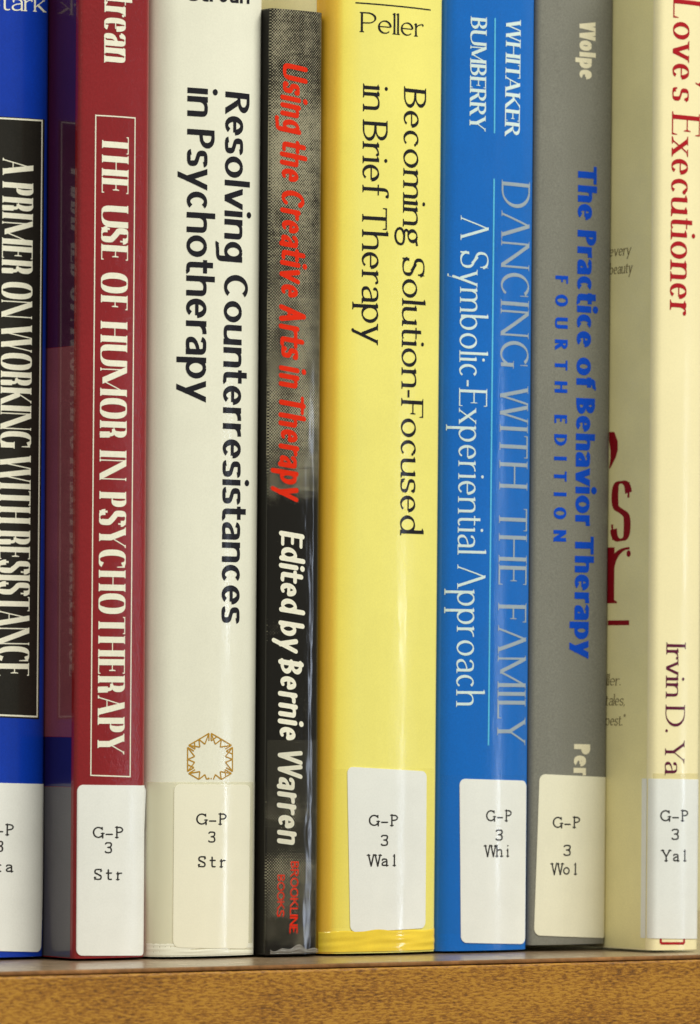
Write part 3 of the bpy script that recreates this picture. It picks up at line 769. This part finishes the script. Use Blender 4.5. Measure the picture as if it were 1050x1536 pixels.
b5.panel('label_tape', [Vector((.003, b5.loc(580, 1153)[1])), Vector((b5.W - .0004, b5.loc(580, 1153)[1])), Vector((b5.W - .0004, .0055)), Vector((.003, .0062))], tp5, eps=.00009)
b5.label_([(520.5, 1150), (639.5, 1157), (637.5, 1392), (525, 1398)], LBL, [('G-P', 552, 599, 1239), ('3', 568, 584, 1269), ('Wal', 553, 598, 1299)], rad=10)
fold(b5, 'wrapper_fold', .0004, .0055, paint('gold_yellow_film', lin((230, 200, 62)), rough=.25, coat=1, crough=.08, grain=.04, mott=.1), amp=.00014, x0=.02, x1=.985, seed=5, topwob=.0005, eps=.00003)

# ------------------------------------------------------------------ 6  sky blue book
sb_m = paint('bright_blue_jacket', lin((0, 100, 192)), rough=.42, coat=.9, crough=.13, grain=.08, mott=.04, bmp=.000045, bscale=(380, 380, 90))
X, Y = chain(b5, 656)
b6 = Book('book', 'bright blue book with silver and pale blue lettering, right of the yellow one', 656, Y, 790, 13, .241, X=X, bulge=.0018, rL=.003, rR=.001)
b6.cover(sb_m)
PB = ink('pale_blue_ink', lin((206, 224, 226))); CY = ink('light_cyan_ink', lin((92, 186, 226))); SV = ink('silver_ink', lin((150, 164, 178)), rough=.35)
b6.text('author_lettering', 'BUMBERRY', Style(**PALB), PB, (706, 26), (704, 194), 24)
b6.text('author_lettering', 'WHITAKER', Style(**PALB), PB, (759, 29), (757, 202), 22)
b6.rule('author_rule', [(742.5, 27), (741.5, 200)], 2.6, CY)
b6.rule('title_rule', [(741, 268), (732.5, 1118)], 2.8, CY)
b6.text('title_lettering', 'DANCING WITH THE FAMILY', Style(**{**THIN, 'k': .095, 't': .05, 'stress': 0, 'space': .5, 'track': .11}), SV, (752.5, 272), (745.5, 1115), 42)
b6.text('subtitle_lettering', 'A Symbolic-Experiential Approach', Style(**{**THIN, 'X': .6, 'k': .085, 't': .04, 'stress': 0}), PB, (691, 325), (684, 1058), 42)
b6.panel('label_tape', [Vector((.0008, b6.loc(735, 1163)[1])), Vector((b6.W - .0002, b6.loc(735, 1163)[1])), Vector((b6.W - .0002, .0042)), Vector((.0008, .0042))], tape_mat('clear_blue_tape', lin((60, 130, 200)), .08), eps=.00009)
b6.label_([(689, 1168), (789, 1171), (787, 1416), (691, 1414)], LBL, [('G-P', 728, 769, 1232), ('3', 740, 756, 1261), ('Whi', 728, 767, 1285)], rad=10)

# ------------------------------------------------------------------ 7  grey book
gr_m = paint('grey_cloth_print', lin((122, 121, 114)), rough=.6, coat=.12, crough=.3, grain=.16, gscale=2600, mott=.04, bmp=.00002, bscale=(1500, 1500, 1500))
X, Y = chain(b6, 794)
b7 = Book('book', 'grey book with bold blue lettering and a slightly crooked cream label', 794, Y, 908, 13, .238, X=X, bulge=.0008, rL=.0012, rR=.001, zb=.0016)
b7.cover(gr_m)
CR = ink('cream_ink', lin((222, 214, 188)), coat=.2); BB = ink('bold_blue_ink', lin((0, 70, 190)), coat=.2)
b7.text('author_lettering', 'Wolpe', Style(**{**HEAVY, 'k': .22}), CR, (869, 31), (869, 118), 24)
b7.text('title_lettering', 'The Practice of Behavior Therapy', Style(**HEAVY), BB, (867, 248), (861, 986), 28)
b7.text('edition_lettering', 'FOURTH EDITION', Style(**{**HEAVY, 'k': .24, 't': .15, 'track': .75, 'space': .8}), BB, (833, 413), (830, 812), 19)
b7.text('publisher_lettering', 'Per', Style(**{**HEAVY, 'k': .24}), CR, (861, 1116), (860, 1163), 24)
b7.label_([(809, 1161), (911, 1166), (907, 1407), (800.5, 1403)], LBLC, [('G-P', 828, 872, 1242), ('3', 842, 858, 1284), ('Wol', 828, 869, 1312)], rad=11)

# ------------------------------------------------------------------ 8  cream paperback at the right edge
cr_m = paint('cream_cover', lin((242, 230, 186)), rough=.5, coat=.8, crough=.12, grain=.03, mott=.02, bmp=.00004, bscale=(260, 260, 45))
X, Y = chain(b7, 975)
b8 = Book('book', 'cream paperback with crimson lettering at the right edge, its side cover partly in view', 975, Y, 1050, 12, .246, X=X, bulge=.0008, rL=.0018, rR=.0022, th=.0005, flush=True)
b8.cover(cr_m)
side_panel(b8, 'back_cover', .0019, .149, .0003, .2457, paint('tan_cover_print', lin((236, 226, 172)), rough=.5, coat=.3, crough=.2, grain=.05, mott=.05))
CRM = ink('crimson_ink', lin((168, 22, 34))); PUR = ink('plum_ink', lin((92, 26, 56)))
b8.text('title_lettering', "Love's Executioner", Style(**MOD), CRM, (1010, -2), (1004.5, 470), 42)
b8.text('author_lettering', 'Irvin D. Ya', Style(**{**MOD, 'X': .62}), PUR, (999.5, 966), (997, 1160), 29)
SIDE = ink('dark_red_side_ink', lin((140, 14, 28)))
b8.text('side_lettering', 's', Style(**{**MOD, 'k': .18, 'X': 1.0}), SIDE, (917, 812), (946, 812), 90, upright=True, side=True, eps=.00009)
b8.text('side_lettering', 'r', Style(**{**MOD, 'k': .2, 'X': 1.0}), SIDE, (911, 905), (945, 905), 84, upright=True, side=True, eps=.00009)
BRN = ink('brown_side_ink', lin((110, 96, 66)))
for tx, x0, x1, y in (('every', 914, 946, 385), ('beauty', 914, 948, 412), ('ller.', 910, 931, 1028), ('tales,', 908, 937, 1058), ('pest."', 908, 937, 1088)):
    b8.text('side_note', tx, Style(**{**PAL, 'slant': .15}), BRN, (x0, y), (x1, y), 16, upright=True, side=True, eps=.00009)
d0, z0 = b8.side(912, 938); d1, _ = b8.side(944, 938)
meshobj('side_rule', [(-.00009, d0, z0), (-.00009, d1, z0), (-.00009, d1, z0 + .0012), (-.00009, d0, z0 + .0012)], [(0, 1, 2, 3)], SIDE, b8.e)
pts = [(914, 648, 922, 648), (914, 660, 927, 662), (916, 675, 927, 675), (916, 688, 924, 686), (914, 704, 917, 700)]
vs = []; 
for x0, y0, x1, y1 in pts:
    for a in ((x0, y0), (x1, y1)):
        d_, z_ = b8.side(*a); vs.append((-.00009, d_, z_))
meshobj('side_swash', vs, [(2*i, 2*i+1, 2*i+3, 2*i+2) for i in range(4)], SIDE, b8.e)
b8.panel('label_tape', [Vector((.0006, b8.loc(1010, 1160)[1])), Vector((b8.W - .0004, b8.loc(1010, 1160)[1])), Vector((b8.W - .0004, .0045)), Vector((.0006, .0045))], tape_mat('cream_tape', lin((222, 210, 150)), .3), eps=.00009)
b8.rule('publisher_mark', [(991, 1406), (991, 1415), (1026, 1415), (1026, 1406)], 4, CRM)
side_panel(b8, 'label_margin', .0017, .0036, b8.loc(1010, 1407)[1], b8.loc(1010, 1168)[1], LBL, eps=.00012)
zt, zb8 = b8.loc(1010, 1168)[1], b8.loc(1010, 1407)[1]
b8.label_([Vector((.00004, zt)), Vector(b8.loc(1048, 1169)), Vector(b8.loc(1046, 1408)), Vector((.00004, zb8))], LBL, [('G-P', 989, 1034, 1232), ('3', 1004, 1020, 1260), ('Yal', 991, 1033, 1292)], rad=1)
for i, bk in enumerate((b1, b2, b3, b4, b5, b6, b7, b8)): print('BOOK', i+1, 'Y %.4f W %.4f X %.4f lean %.2f' % (bk.Y, bk.W, bk.X, math.degrees(bk.lean)))
